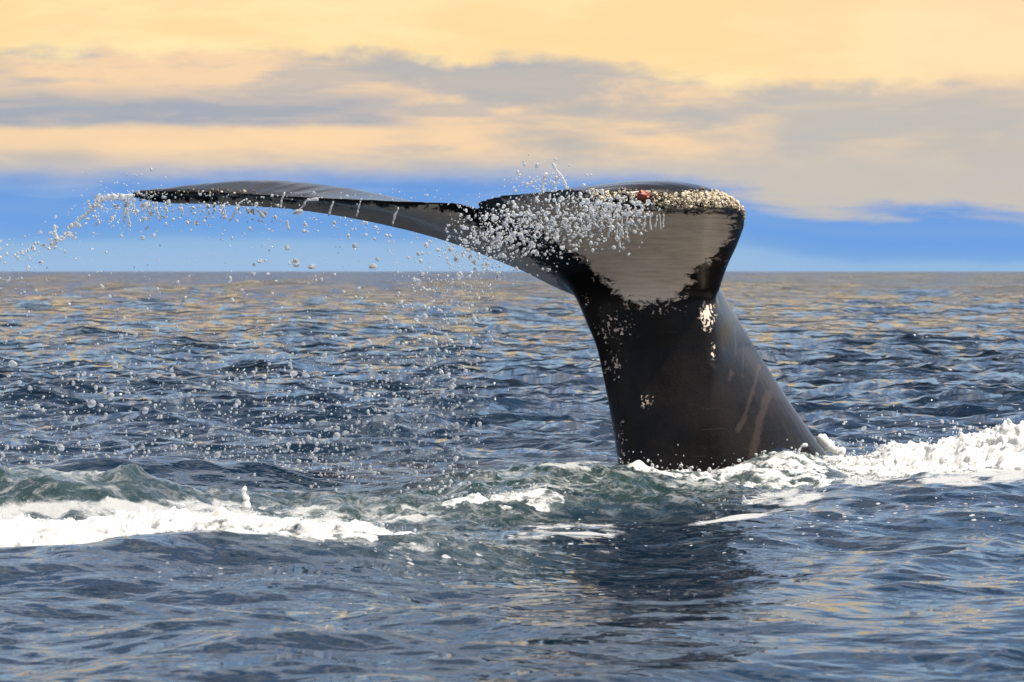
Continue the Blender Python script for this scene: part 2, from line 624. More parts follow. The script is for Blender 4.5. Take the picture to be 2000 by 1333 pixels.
def local_waves(X, Y):
    z = np.zeros_like(X)
    # swell crest in front of the white water on the left
    z += ridge(X, Y, [(-6, 12.0, .10), (-2.3, 12.1, .10), (-1.3, 12.6, .15), (-0.9, 12.6, .13), (-0.5, 12.9, .10), (0.0, 13.4, .05), (0.5, 14, 0)], 0.75, 0.45)
    # bubbly wave behind it
    z += ridge(X, Y, [(-6, 15.3, .27), (-2.7, 15.5, .25), (-2.2, 15.6, .22), (-1.8, 15.8, .09), (-1.2, 16, .03), (-.5, 16, 0)], 0.55, 0.5)
    # thin dark wave
    z += ridge(X, Y, [(-4, 17.0, 0.05), (-2.9, 17.0, .14), (-2.2, 17.1, .17), (-1.5, 17.1, .12), (-.8, 17.2, 0)], 0.4, 0.5)
    # churned mound left of the tail
    z += ridge(X, Y, [(-1.2, 16.4, 0), (-.5, 16.6, .10), (0.2, 16.9, .17), (0.6, 17.1, .13), (0.85, 17.3, .06), (1.2, 17.5, 0.03), (1.7, 17.5, 0)], 0.9, 0.5)
    z += ridge(X, Y, [(-.8, 15.2, 0), (-.3, 15.3, .07), (0.2, 15.4, .08), (0.6, 15.4, 0.0)], 0.35, 0.5)
    # water shouldering up the flank, and the splash to the right
    z += ridge(X, Y, [(1.2, 17.9, 0), (1.5, 17.9, .10), (1.75, 18.0, .17), (2.0, 18.2, .12), (2.2, 18.4, .05), (2.6, 18.5, .12), (3.2, 18.4, .2), (6, 18.2, .2)], 0.55, 0.5)
    # smooth swell in front of the right-hand splash, trough below the tail
    z += ridge(X, Y, [(0.6, 14.2, 0), (1.2, 14.8, .03), (2.0, 16.3, .07), (3.0, 16.8, .09), (6, 16.8, .09)], 1.3, 0.8)
    z -= 0.07 * np.exp(-((X - 0.75) / 0.9) ** 2 - ((Y - 12.6) / 1.1) ** 2)
    # a sharp little crest running off to the right, and one in the left foreground
    z += ridge(X, Y, [(0.7, 11.2, 0), (1.1, 11.5, .03), (1.6, 12.2, .04), (2.3, 13.4, .06), (4, 15.5, .05)], 0.32, 0.14)
    z += ridge(X, Y, [(-3, 10.6, .05), (-1.6, 10.5, .055), (-1.2, 10.2, .06), (-0.7, 9.8, .05), (-0.2, 9.6, 0)], 0.5, 0.35)
    z += ridge(X, Y, [(-0.6, 10.2, 0), (0.2, 10.1, .03), (1.0, 10.6, .04), (1.6, 11.4, .03), (2.2, 12, 0)], 0.45, 0.25)
    return z


def churn_mask(X, Y):
    m1 = np.exp(-((X + 2.8) / 1.0) ** 4 - ((Y - 15.2) / 0.75) ** 4)
    m2 = np.exp(-((X - 0.35) / 0.95) ** 4 - ((Y - 16.4) / 1.05) ** 4)
    m3 = np.exp(-((X - 1.4) / 0.75) ** 4 - ((Y - 16.9) / 0.75) ** 4)
    m4 = np.exp(-((X + 0.9) / 1.2) ** 4 - ((Y - 15.2) / 0.8) ** 4)
    m5 = np.exp(-((X + 0.45) / 0.62) ** 4 - ((Y - 13.3) / 0.9) ** 4) * 0.7
    m6 = np.exp(-((X - 2.9) / 0.9) ** 4 - ((Y - 18.0) / 0.8) ** 4)
    return np.clip(np.maximum.reduce([m1, m2, m3, m4, m5, m6]), 0, 1)


def sea_z(X, Y, chop=False):
    sp = 1.3 * Y ** 2 / (F * CAM_H)                      # mesh spacing at this distance
    ka = 0.014 * np.clip(1.6 / (1.6 + sp * 1.4), 0, 1) * (1 + 1.3 * sstep(Y, 16, 26))
    kb = 0.028 * np.clip(10 / (10 + sp), 0, 1) * (0.6 + 1.1 * sstep(Y, 15, 40) + 1.5 * sstep(Y, 40, 130))
    kc = 0.20 * sstep(Y, 40, 200) + .12 * sstep(Y, 200, 600)
    slick = 1 - 0.6 * np.exp(-((X - 0.75) / 0.75) ** 4 - ((Y - 11.0) / 2.6) ** 4)      # water smoothed by the whale's own upwelling
    slick = slick * (1 - .2 * sstep(Y, 14, 11))
    ka, kb = ka * slick, kb * (0.4 + 0.6 * slick)
    za = ka * samp(TA, X, Y) + kb * samp(TB, X + 7, Y + 3) + kc * samp(TC, X, Y)
    loc = local_waves(X, Y)
    ch = churn_mask(X, Y)
    pz = np.stack([X * 2.6, Y * 2.6, np.zeros_like(X)], 1) if X.ndim == 1 else None
    if pz is not None:
        near = ch > 0.01
        add = np.zeros_like(X)
        if near.any():
            q = pz[near]
            q = q + 0.35 * np.stack([gnoise(q * 1.3 + 5), gnoise(q * 1.3 + 11), 0 * q[:, 0]], 1)
            add[near] = ch[near] * (0.13 * (puff(q, 5, 0.6) - 0.33) + 0.05 * fbm(q * 0.7, 2))
        loc = loc + add
    z = za + loc
    if chop:
        return z, 1.1 * (ka * samp(TA, X, Y, 1) + kb * samp(TB, X + 7, Y + 3, 1)), 1.1 * (ka * samp(TA, X, Y, 2) + kb * samp(TB, X + 7, Y + 3, 2))
    return z


def build_sea():
    # rows: even steps as seen from the boat, out to the horizon
    ys = np.concatenate([np.arange(1950, 1400, -10), np.arange(1400, 1120, -1.7), np.arange(1120, 860, -1.15), np.arange(860, 620, -1.4),
                         np.arange(620, 545, -1.0), np.arange(545, 533, -0.6), [532.2, 531.5, 531.0, 530.6]])
    Yr = F * CAM_H / (ys - 530.0)
    u = np.concatenate([np.arange(-4200, -1300, 50), np.arange(-1300, 1300, 2.4), np.arange(1300, 4201, 50)])
    Y, Uc = np.meshgrid(Yr, u, indexing='ij')
    X = Uc / F * Y
    nr, nc = X.shape
    Xf, Yf = X.ravel(), Y.ravel()
    z, dx, dy = sea_z(Xf, Yf, True)
    v = np.stack([Xf + dx, Yf + dy, z], 1)
    i = np.arange(nr * nc).reshape(nr, nc)
    f = np.stack([i[:-1, :-1], i[:-1, 1:], i[1:, 1:], i[1:, :-1]], -1).reshape(-1, 4)
    me = mesh_np('sea', v, f)
    # where the water is full of air, and where foam floats
    ch = churn_mask(Xf, Yf)
    q = np.stack([1000 + F * Xf / Yf, 530 + F * (CAM_H - z) / Yf], 1)      # where it shows
    near = (Yf > 9) & (Yf < 24) & (np.abs(Xf) < 6)
    foam = np.full(len(Xf), -0.4)
    fl = np.zeros(len(Xf))
    aer = ch.copy()
    qn = q[near]

    def blob(cx, cy, rx, ry, a, rot=0.0):
        c, s = math.cos(rot), math.sin(rot)
        ax, ay = qn[:, 0] - cx, qn[:, 1] - cy
        return a * np.exp(-(((ax * c + ay * s) / rx) ** 2 + ((-ax * s + ay * c) / ry) ** 2))
    fo = np.zeros(len(qn))
    for bl in ((780, 1010, 200, 36, .62, .03), (1010, 972, 130, 14, .75, -.05), (820, 1070, 170, 26, .56, .12), (1120, 1040, 260, 34, .57, -.04), (1280, 1072, 210, 18, .55, -.12),
               (1330, 945, 150, 22, .62, 0), (1530, 975, 150, 28, .72, -.12), (1450, 1010, 230, 18, .62, -.17), (1700, 935, 130, 30, .7, -.1),
               (1900, 930, 180, 30, .8, -.05), (1130, 905, 150, 24, .58, -.05), (1080, 945, 170, 30, .58, 0), (950, 930, 120, 22, .5, -.1), (980, 1000, 120, 16, .55, .1),
               (500, 965, 420, 22, .50, 0), (120, 920, 220, 40, .50, 0.1), (250, 1010, 420, 45, .9, 0), (620, 1010, 120, 34, .7, .1),
               (1330, 1060, 180, 16, .42, -.2), (1100, 1165, 170, 10, .36, 0), (900, 985, 110, 12, .6, -.1)):
        fo = np.maximum(fo, blob(*bl))
    foam[near] = np.minimum(fo, .64) - 0.04
    fk = np.zeros(len(qn))
    for bl in ((1700, 1010, 260, 40, .58, -.1), (1900, 1000, 160, 40, .58, 0), (420, 1120, 220, 30, .42, 0), (850, 1085, 180, 40, .75, 0), (1450, 1070, 200, 40, .45, 0),
               (1150, 1160, 200, 18, .48, 0), (1100, 1050, 260, 40, .6, 0)):
        fk = np.maximum(fk, blob(*bl))
    fl[near] = fk
    an = np.zeros(len(qn))
    for bl in ((820, 1050, 190, 42, .75, .08), (1200, 985, 200, 30, .6, 0), (560, 1050, 160, 18, .5, .1)):
        an = np.maximum(an, blob(*bl))
    aer[near] = np.maximum(aer[near], an)
    add_attr(me, 'foam', foam)
    add_attr(me, 'fleck', fl)
    add_attr(me, 'aeration', aer)
    add_attr(me, 'ripple', (0.32 + 0.68 * sstep(Yf, 14, 24)) * (1 - .5 * np.exp(-((Xf - 0.75) / 0.75) ** 4 - ((Yf - 11.0) / 2.6) ** 4)))
    add_attr(me, 'haze', 0.25 * sstep(Yf, 16, 50) + .75 * sstep(Yf, 50, 260))
    add_attr(me, 'far', 0.04 + 0.96 * sstep(Yf, 14, 42))
    obj('sea', me, M_SEA, kind='structure', label='choppy dark blue open sea stretching to the horizon')


build_sea()


# ------------------------------------------------------------------ the whale's tail
def build_tail():
    # fluke: stations from the far tip (-1) over the middle (0) to the near tip (+1):
    # s, trailing edge (px, py, depth), leading edge (px, py, depth), thickness, camber
    st = [(-1.00, (256, 380, 1.18), (262, 381, 1.19), .030, .00),
          (-0.97, (268, 377, 1.14), (300, 390, 1.20), .050, .01),
          (-0.88, (330, 375, 1.00), (420, 398, 1.20), .070, .055),
          (-0.72, (440, 378, 0.78), (590, 410, 1.18), .085, .105),
          (-0.50, (630, 388, 0.42), (840, 459, 1.10), .105, .105),
          (-0.30, (800, 394, 0.15), (1030, 527, 0.98), .13, .05),
          (-0.12, (900, 399, 0.03), (1150, 580, 0.85), .17, .02),
          (0.00, (930, 408, 0.05), (1270, 610, 0.65), .22, .0),
          (0.12, (938, 394, -.12), (1392, 632, 0.50), .22, .0),
          (0.25, (975, 384, -.40), (1402, 578, 0.30), .21, .02),
          (0.40, (1012, 380, -.70), (1420, 522, 0.00), .19, .03),
          (0.55, (1048, 377, -1.0), (1443, 470, -.40), .17, .035),
          (0.68, (1082, 374, -1.25), (1454, 430, -.80), .15, .045),
          (0.79, (1110, 372, -1.45), (1438, 404, -1.15), .13, .045),
          (0.87, (1130, 374, -1.60), (1380, 402, -1.42), .115, .04),
          (0.94, (1145, 379, -1.70), (1300, 403, -1.60), .095, .025),
          (0.98, (1155, 384, -1.75), (1220, 401, -1.70), .08, .01),
          (1.00, (1166, 394, -1.76), (1180, 396, -1.75), .05, .0)]
    s = np.array([a[0] for a in st])
    ss = np.concatenate([np.linspace(-1, -.9, 16), np.linspace(-.89, .85, 130), np.linspace(.855, 1, 26)])
    T = herm(s, [P(*a[1]) for a in st], ss)
    L = herm(s, [P(*a[2]) for a in st], ss)
    th = herm(s, [a[3] for a in st], ss)
    cb = herm(s, [a[4] for a in st], ss)
    # the trailing edge is knobbly
    k = gnoise(np.stack([ss * 16, 0 * ss, 0 * ss], 1)) + 0.7 * gnoise(np.stack([ss * 45, 3 + 0 * ss, 0 * ss], 1))
    cdir = L - T
    ch = np.linalg.norm(cdir, axis=1)
    T = T + cdir * (0.035 * k * np.clip(ch, 0, .6) / np.maximum(ch, 1e-3))[:, None]
    k2 = gnoise(np.stack([ss * 38, 7 + 0 * ss, 0 * ss], 1))
    cdir = L - T
    span = np.gradient((T + L) / 2, axis=0)
    nrm = np.cross(cdir, span)
    nrm /= np.linalg.norm(nrm, axis=1)[:, None] + 1e-9
    nrm *= np.sign(nrm[:, 2:3])
    nu = 30
    uu = 0.5 - 0.5 * np.cos(np.linspace(0, np.pi, nu))
    vv = 1 - uu
    half = 5 * (0.2969 * np.sqrt(vv) - 0.126 * vv - 0.3516 * vv ** 2 + 0.2843 * vv ** 3 - 0.1015 * vv ** 4)
    rings = []
    for i in range(len(ss)):
        te = 0.014 + 0.007 * k2[i]
        h = half * th[i] + te * (1 - uu) ** 0.5 * np.minimum(1, uu * 12) * (1 if abs(ss[i]) < .97 else .5)
        base = T[i] + cdir[i] * uu[:, None] + nrm[i] * (cb[i] * uu ** 1.5 * (1 - uu) / .186)[:, None]
        up = base + nrm[i] * h[:, None]
        lo = base - nrm[i] * h[:, None]
        rings.append(np.concatenate([up, lo[-2:0:-1]]))
    V1 = np.concatenate(rings)
    nr = len(rings[0])

    def loft_faces(n, nr, off):
        f = []
        for i in range(n - 1):
            for j in range(nr):
                a, b = i * nr + j, i * nr + (j + 1) % nr
                f.append((off + a, off + b, off + b + nr, off + a + nr))
        f.append(tuple(off + j for j in range(nr))[::-1])
        f.append(tuple(off + (n - 1) * nr + j for j in range(nr)))
        return f
    F1 = loft_faces(len(ss), nr, 0)
    # tail stock: rings of four guide points (ventral keel, near flank, back, far flank)
    lv = [(0.00, (1240, 1160, .4), (1420, 1160, .0), (1800, 1150, .85), (1530, 1160, 1.2)),
          (0.14, (1213, 950, .32), (1395, 955, .02), (1668, 945, .78), (1425, 950, 1.05)),
          (0.24, (1205, 890, .30), (1388, 890, .03), (1614, 885, .76), (1400, 890, 1.0)),
          (0.36, (1192, 810, .29), (1388, 810, .05), (1556, 805, .75), (1375, 810, .93)),
          (0.48, (1178, 735, .28), (1394, 730, .10), (1504, 725, .75), (1345, 735, .88)),
          (0.58, (1164, 672, .27), (1394, 665, .14), (1460, 655, .75), (1315, 670, .85)),
          (0.67, (1146, 630, .28), (1388, 620, .15), (1428, 600, .74), (1290, 620, .84)),
          (0.75, (1122, 580, .29), (1362, 578, .17), (1398, 555, .72), (1260, 570, .82)),
          (0.83, (1092, 538, .27), (1292, 545, .16), (1340, 515, .66), (1220, 520, .76)),
          (0.90, (1042, 493, .20), (1182, 500, .12), (1250, 470, .50), (1150, 472, .58)),
          (0.96, (985, 450, .10), (1060, 445, .15), (1110, 430, .25), (1050, 430, .30)),
          (1.00, (950, 425, .06), (975, 420, .08), (985, 416, .11), (970, 416, .12))]
    t = np.array([a[0] for a in lv])
    tt = np.linspace(0, 1, 110)
    G = [herm(t, [P(*a[j]) for a in lv], tt) for j in (1, 2, 3, 4)]
    na = 56
    ring2 = []
    for i in range(len(tt)):
        K, Fp, R, B = (G[j][i] for j in range(4))
        cen = (K + R) / 2 * 0.5 + (Fp + B) / 2 * 0.5
        # blunt quarter arcs between the guide points; the near flank is a ridge higher up
        pts = []
        q4 = [K, Fp, R, B]
        sharp = np.interp(tt[i], [0, .3, .5, .7], [0.55, 0.62, 0.86, 0.9])
        for j in range(4):
            a, b = q4[j], q4[(j + 1) % 4]
            for m in range(na // 4):
                u = m / (na // 4)
                th_ = u * math.pi / 2
                e = np.interp(tt[i], [0, .2, .4, .55, .75], [[1, 1.05, 1.25, 1.5, 1.4], [1, 1.0, 1.35, 1.9, 1.7], [.95] * 5, [.95] * 5][j])
                ca, sa = math.cos(th_) ** e, math.sin(th_) ** e
                pts.append(cen + (a - cen) * ca + (b - cen) * sa)
        ring2.append(np.array(pts))
    V2 = np.concatenate(ring2)
    F2 = loft_faces(len(tt), len(ring2[0]), len(V1))
    me = bpy.data.meshes.new('raw')
    me.from_pydata(np.concatenate([V1, V2]).tolist(), [], F1 + F2)
    bm = bmesh.new()
    bm.from_mesh(me)
    # both lofts closed and facing outwards before they are fused
    bmesh.ops.recalc_face_normals(bm, faces=bm.faces)
    bm.to_mesh(me)
    bm.free()
    tmp = bpy.data.objects.new('raw', me)
    C.objects.link(tmp)
    md = tmp.modifiers.new('r', 'REMESH')
    md.mode = 'VOXEL'
    md.voxel_size = 0.0085
    dg = bpy.context.evaluated_depsgraph_get()
    ev = tmp.evaluated_get(dg).to_mesh()
    n = len(ev.vertices)
    v = np.empty(n * 3, np.float32)
    ev.vertices.foreach_get('co', v)
    v = v.reshape(-1, 3).astype(float)
    ne = len(ev.edges)
    e = np.empty(ne * 2, np.int32)
    ev.edges.foreach_get('vertices', e)
    e = e.reshape(-1, 2)
    nf = len(ev.polygons)
    lt = np.empty(nf, np.int32)
    ev.polygons.foreach_get('loop_total', lt)
    lo = np.empty(len(ev.loops), np.int32)
    ev.loops.foreach_get('vertex_index', lo)
    assert (lt == 4).all()
    fq = lo.reshape(-1, 4).copy()
    bpy.data.objects.remove(tmp)
    # smooth: lightly everywhere, strongly along the seams between fluke and stock
    deg = np.bincount(e.ravel(), minlength=n).astype(float)[:, None]
    q = pix(v)
    near_seam = np.minimum.reduce([line_d(q, [(1398, 700), (1398, 640), (1390, 585), (1300, 560)]) / 14,
                                   line_d(q, [(1120, 585), (1090, 545), (1030, 500), (960, 440)]) / 30,
                                   line_d(q, [(1130, 560), (1250, 590), (1340, 610)]) / 62])
    wgt = np.clip(1.25 - near_seam, 0, 1)[:, None]

    def lap(x):
        acc = np.empty_like(x)
        for c in range(3):
            acc[:, c] = np.bincount(e[:, 0], x[e[:, 1], c], n) + np.bincount(e[:, 1], x[e[:, 0], c], n)
        return acc / deg
    for it in range(6):                       # volume keeping pass
        v = v + 0.5 * (lap(v) - v)
        v = v - 0.52 * (lap(v) - v)
    sel = np.where(wgt[:, 0] > 0)[0]
    es = e[(wgt[e[:, 0], 0] > 0) | (wgt[e[:, 1], 0] > 0)]
    ids = np.unique(es)
    loc = np.zeros(n, int)
    loc[ids] = np.arange(len(ids))
    el = loc[es]
    m_ = len(ids)
    x = v[ids]
    wl = wgt[ids] * 0.7
    dl = np.bincount(el.ravel(), minlength=m_).astype(float)[:, None]
    for it in range(260):
        acc = np.stack([np.bincount(el[:, 0], x[el[:, 1], c], m_) + np.bincount(el[:, 1], x[el[:, 0], c], m_) for c in range(3)], 1)
        x = x + wl * (acc / dl - x)
    v[ids] = x
    v = v + 0.4 * (lap(v) - v)
    me = mesh_np('tail', v, fq)
    nv = np.empty(n * 3, np.float32)
    me.vertices.foreach_get('normal', nv)
    nv = nv.reshape(-1, 3)
    q = pix(v)
    # pale underside of both lobes
    nearp = [(985, 398), (1040, 388), (1150, 392), (1200, 412), (1300, 420), (1395, 416), (1425, 432), (1418, 470), (1385, 505), (1345, 532),
             (1338, 565), (1305, 586), (1240, 592), (1208, 574), (1190, 552), (1150, 518), (1110, 486), (1072, 466), (1030, 432)]
    farp = [(330, 396), (480, 388), (600, 398), (760, 406), (880, 410), (905, 428), (960, 460), (1030, 502), (1085, 545), (1100, 590), (1000, 600), (600, 480), (330, 420)]
    sd = np.maximum(poly_sd(q, nearp), poly_sd(q, farp) * 1.6)
    under = sstep(-nv[:, 2], -0.55, -0.2)
    front = sstep(-nv[:, 1], -0.1, 0.1)
    wh = np.clip(sd / 60.0 + .07, -1.2, 1)
    far_side = (v[:, 1] > D0 + 0.75) & (q[:, 0] > 1100)
    wh = np.where(far_side, -1, wh)
    wh = wh * np.maximum(under, 0) - (1 - under)
    fk = np.full(n, -1.0)

    def fleck(cx, cy, rx, ry, a):
        return a * np.exp(-((q[:, 0] - cx) / rx) ** 2 - ((q[:, 1] - cy) / ry) ** 2)
    fk = np.maximum.reduce([fleck(1200, 640, 80, 75, .42), fleck(1198, 715, 42, 65, .42), fleck(1264, 785, 26, 36, .42), fleck(1380, 618, 27, 46, .55),
                            fleck(1393, 690, 9, 45, .44), fleck(1150, 590, 30, 40, .38), fleck(1215, 860, 18, 90, .41), fleck(1430, 520, 30, 40, .42),
                            fleck(1300, 605, 110, 28, .38)]) * (v[:, 1] < D0 + .7)
    ped = (q[:, 1] > 560) & (q[:, 0] > 1400)
    sc_ = np.maximum.reduce([np.exp(-(line_d(q, [(1483, 715), (1470, 765), (1452, 820), (1440, 840)]) / 6) ** 2),
                             np.exp(-(line_d(q, [(1500, 768), (1482, 830), (1472, 880), (1465, 905)]) / 11) ** 2),
                             np.exp(-(line_d(q, [(1436, 640), (1437, 690), (1430, 710)]) / 4) ** 2) * .8,
                             np.exp(-(line_d(q, [(1428, 728), (1424, 742)]) / 6) ** 2),
                             np.exp(-(line_d(q, [(1452, 670), (1450, 740)]) / 3) ** 2) * .7]) * ped
    add_attr(me, 'white', wh)
    add_attr(me, 'fleck', fk)
    add_attr(me, 'scar', sc_)
    root = obj('whale_tail', me, M_SKIN, label='raised black whale tail with pale underside and spread flukes, streaming water', cat='whale')
    return root, v, nv, q


tail, TV, TN, TQ = build_tail()

#REST#
# ------------------------------------------------------------------ barnacles and the sore on the near fluke
def cone_barnacle():
    bm = bmesh.new()
    n = 7
    prof = [(1.0, -0.1), (0.86, 0.45), (0.55, 0.85), (0.36, 0.8), (0.2, 0.45)]
    rings = []
    for r, h in prof:
        rings.append([bm.verts.new((r * (1 + .12 * math.sin(2.3 * k)) * math.cos(2 * math.pi * k / n), r * math.sin(2 * math.pi * k / n), h)) for k in range(n)])
    for a, b in zip(rings[:-1], rings[1:]):
        for k in range(n):
            bm.faces.new((a[k], a[(k + 1) % n], b[(k + 1) % n], b[k]))
    bm.faces.new(rings[-1])
    me = bpy.data.meshes.new('barnacle')
    bm.to_mesh(me)
    bm.free()
    return me


def build_barnacles():
    base = cone_barnacle()
    light, dark = base.copy(), base.copy()
    light.materials.append(M_BARN)
    dark.materials.append(M_BARN_SHADED)
    facing = (TN[:, 1] < 0.0) & (TN[:, 2] > -0.75)
    near = (TV[:, 1] < D0 - 0.7)
    edge = line_d(TQ, [(1165, 396), (1215, 396), (1260, 399), (1330, 398), (1390, 396), (1430, 398), (1446, 408)])
    wob = 6 * gnoise(np.stack([TQ[:, 0] / 22, TQ[:, 1] / 22, 0 * edge], 1))
    band = np.where(facing & near & (edge + .7 * wob < 21) & (TN[:, 2] > -.55) & (TQ[:, 0] > 1158))[0]
    fringe = np.where(facing & near & (edge + wob < 27) & (TQ[:, 0] > 1150))[0]
    ftip = np.where((TV[:, 1] > D0 + .5) & (line_d(TQ, [(262, 379), (330, 374), (500, 378)]) < 6) & (TN[:, 1] < .3))[0]
    clear = lambda a: a[np.hypot((TQ[a, 0] - 1253) / 1.6, TQ[a, 1] - 384) > 9]
    band, fringe = clear(band), clear(fringe)
    picks = []
    for pool, cnt, lo, hi in ((band, 255, .010, .019), (fringe, 25, .006, .011), (ftip, 20, .008, .013)):
        for i in RNG.choice(pool, min(cnt, len(pool)), replace=False):
            picks.append((i, lo + (hi - lo) * RNG.random() ** 1.6))
    for i, r in picks:
        low = RNG.random() < np.interp(TQ[i, 1], [385, 398, 410], [.12, .3, .85])  # shaded copy picked more often towards the lower edge
        o = obj('barnacle', dark if low else light, None, tail)
        nrm = Vector(TN[i]) + Vector(RNG.normal(0, .25, 3))
        o.location = Vector(TV[i]) - Vector(TN[i]) * r * .15
        o.rotation_euler = nrm.to_track_quat('Z', 'Y').to_euler()
        o.rotation_euler.rotate_axis('Z', RNG.random() * 6.28)
        o.scale = (r, r * (0.8 + .4 * RNG.random()), r * (0.5 + .7 * RNG.random()))
    # the small ones between
    bv = np.array([v.co[:] for v in base.vertices])
    bf = [tuple(p.vertices) for p in base.polygons]
    vs, fs = [], []
    for pool, cnt in ((band, 520), (fringe, 160), (ftip, 70)):
        for i in RNG.choice(pool, min(cnt, len(pool)), replace=False):
            r = .005 + .006 * RNG.random()
            R = np.array((Vector(TN[i]) + Vector(RNG.normal(0, .3, 3))).to_track_quat('Z', 'Y').to_matrix())
            k = len(vs) * len(bv)
            vs.append((bv * r) @ R.T + TV[i])
            fs += [tuple(k + a for a in f) for f in bf]
    me = bpy.data.meshes.new('barnacle_crust')
    me.from_pydata(np.concatenate(vs).tolist(), [], fs)
    obj('barnacle_crust', me, M_BARN_SHADED, tail, kind='stuff')
    # red sore among the barnacles
    near_s = np.where(near & (np.hypot((TQ[:, 0] - 1253) / 1.5, TQ[:, 1] - 384) < 8) & facing)[0]
    c = TV[near_s].mean(0)
    nn = Vector(TN[near_s].mean(0)).normalized()
    bm = bmesh.new()
    bmesh.ops.create_icosphere(bm, subdivisions=4, radius=1)
    co = np.array([v.co[:] for v in bm.verts])
    d = 1 + .5 * fbm(co * 2.2, 4, .6)
    for v, k in zip(bm.verts, d):
        v.co = v.co * float(k)
    me = bpy.data.meshes.new('sore')
    bm.to_mesh(me)
    bm.free()
    for p in me.polygons:
        p.use_smooth = True
    o = obj('sore', me, M_SORE, tail, label='raw reddish brown sore among the barnacles')
    o.location = Vector(c) + nn * .012 + Vector((0, -.01, .004))
    o.rotation_euler = (0, 0, 0)
    o.scale = (.042, .03, .026)


build_barnacles()


# ------------------------------------------------------------------ white water
def foam_patch(name, x0, x1, y0, y1, step, hfun, label, wetfun=None, lump=4.0, over=0.05, group=None):
    xs = np.arange(x0, x1, step)
    ys = np.arange(y0, y1, step)
    X, Y = np.meshgrid(xs, ys, indexing='ij')
    nx, ny = X.shape
    X, Y = X.ravel(), Y.ravel()
    H = hfun(X, Y)
    zs = sea_z(X, Y)
    q = np.stack([X, Y, 0 * X], 1)
    w = np.stack([gnoise(q * 1.9 + 3), gnoise(q * 1.9 + 40), 0 * X], 1)
    pf = puff((q + 0.22 * w) * lump, 4, 0.52)
    spik = np.clip(fbm((q + .1 * w) * 5.0 + 50, 3), 0, 1) + 0.9 * np.clip(fbm((q + .1 * w) * 12.0 + 70, 3), 0, 1) ** 2
    z = zs - 0.03 + H * (0.25 + 1.35 * pf + 0.9 * spik) + np.clip(H, 0, .08) * .35
    z = np.where(H < 0.004, zs - 0.05, z)
    g3 = np.stack([X, Y, z], 1)
    off = np.stack([fbm(g3 * 7 + 8, 3, .5), fbm(g3 * 7 + 80, 3, .5), 0.8 * fbm(g3 * 9 + 30, 3, .5)], 1)
    v = g3 + over * off * np.clip(H / .08, 0, 1)[:, None]
    i = np.arange(nx * ny).reshape(nx, ny)
    f = np.stack([i[:-1, :-1], i[1:, :-1], i[1:, 1:], i[:-1, 1:]], -1).reshape(-1, 4)
    keep = (H[f] > 0.0035).any(1)
    f = f[keep]
    used = np.unique(f)
    mp = np.zeros(len(v), int)
    mp[used] = np.arange(len(used))
    me = mesh_np(name, v[used], mp[f])
    wet = (0.40 - 2.6 * np.clip(H, 0, .12) + (0.25 - pf) * 0.5) if wetfun is None else wetfun(X, Y, H, pf)
    add_attr(me, 'wet', wet[used])
    return obj(name, me, M_FOAM, label=label, cat='foam', kind='stuff'), v[used]


def soft(x, a, b, c, d):
    return sstep(x, a, b) * (1 - sstep(x, c, d))


def h_left(X, Y):
    e = 0.25 * gnoise(np.stack([X * 1.7, Y * 1.7, 0 * X + 4], 1))
    return 0.17 * soft(Y + e, 12.4, 13.1, 13.9, 14.6) * (1 - sstep(X + e, -1.1, -0.3)) * (0.75 + 0.5 * gnoise(np.stack([X * 1.1, Y * 1.1, 0 * X], 1)))


def h_right(X, Y):
    e = 0.22 * gnoise(np.stack([X * 1.9, Y * 1.9, 0 * X + 14], 1))
    rise = np.interp(X, [1.9, 2.15, 2.4, 2.75, 3.2, 5], [.03, .055, .06, .11, .15, .12])
    return rise * soft(Y + e, 17.3, 17.9, 18.3, 18.9) * sstep(X + e, 1.85, 2.15)


def h_base(X, Y):
    e = 0.3 * gnoise(np.stack([X * 2.2, Y * 2.2, 0 * X + 24], 1))
    return 0.05 * soft(Y + e, 16.55, 17.2, 17.75, 18.2) * soft(X + e, 0.55, .85, 1.75, 2.15)


def h_roll(X, Y):
    e = 0.12 * gnoise(np.stack([X * 3, Y * 3, 0 * X + 34], 1))
    yc = np.interp(X, [-.6, -.1, .2, .5], [15.0, 15.25, 15.3, 15.55])
    return 0.036 * np.exp(-((Y + e - yc) / .13) ** 2) * soft(X, -.6, -.2, .15, .4) * (1 - .4 * sstep(X, 0, .3))


def h_flow(X, Y):
    e = 0.2 * gnoise(np.stack([X * 2.4, Y * 5, 0 * X + 54], 1))
    yc = np.interp(X, [.9, 1.3, 1.9, 2.5], [15.5, 15.7, 16.4, 17.1])
    return 0.035 * np.exp(-((Y + e - yc) / .28) ** 2) * soft(X, .95, 1.3, 2.1, 2.5) * (0.6 + .9 * gnoise(np.stack([X * 2.5, Y * 6, 0 * X + 5], 1)))


lacy = lambda X, Y, H, pf: 0.36 - 1.2 * H + (0.3 - pf) * 0.8
FOAM_V = []
for a in (('breaking_foam', -3.6, -.3, 12.2, 14.8, .0105, h_left, 'thick bank of bright white foam breaking behind the smooth swell'),
          ('splash_foam', 1.8, 4.0, 17.1, 19.0, .0105, h_right, 'ragged white splash running away from the back of the tail'),
          ('base_foam', .4, 2.2, 16.4, 18.3, .011, h_base, 'greyish churned foam collar along the waterline of the tail', lacy),
          ('rolling_foam', -.9, .6, 14.5, 16.0, .010, h_roll, 'small white roll of foam curling over dark green water'),
          ('drifting_foam', .8, 2.6, 15.0, 17.6, .011, h_flow, 'streaked pale foam sliding down the water in front of the tail', lacy)):
    o, fv = foam_patch(*a)
    FOAM_V.append(fv)


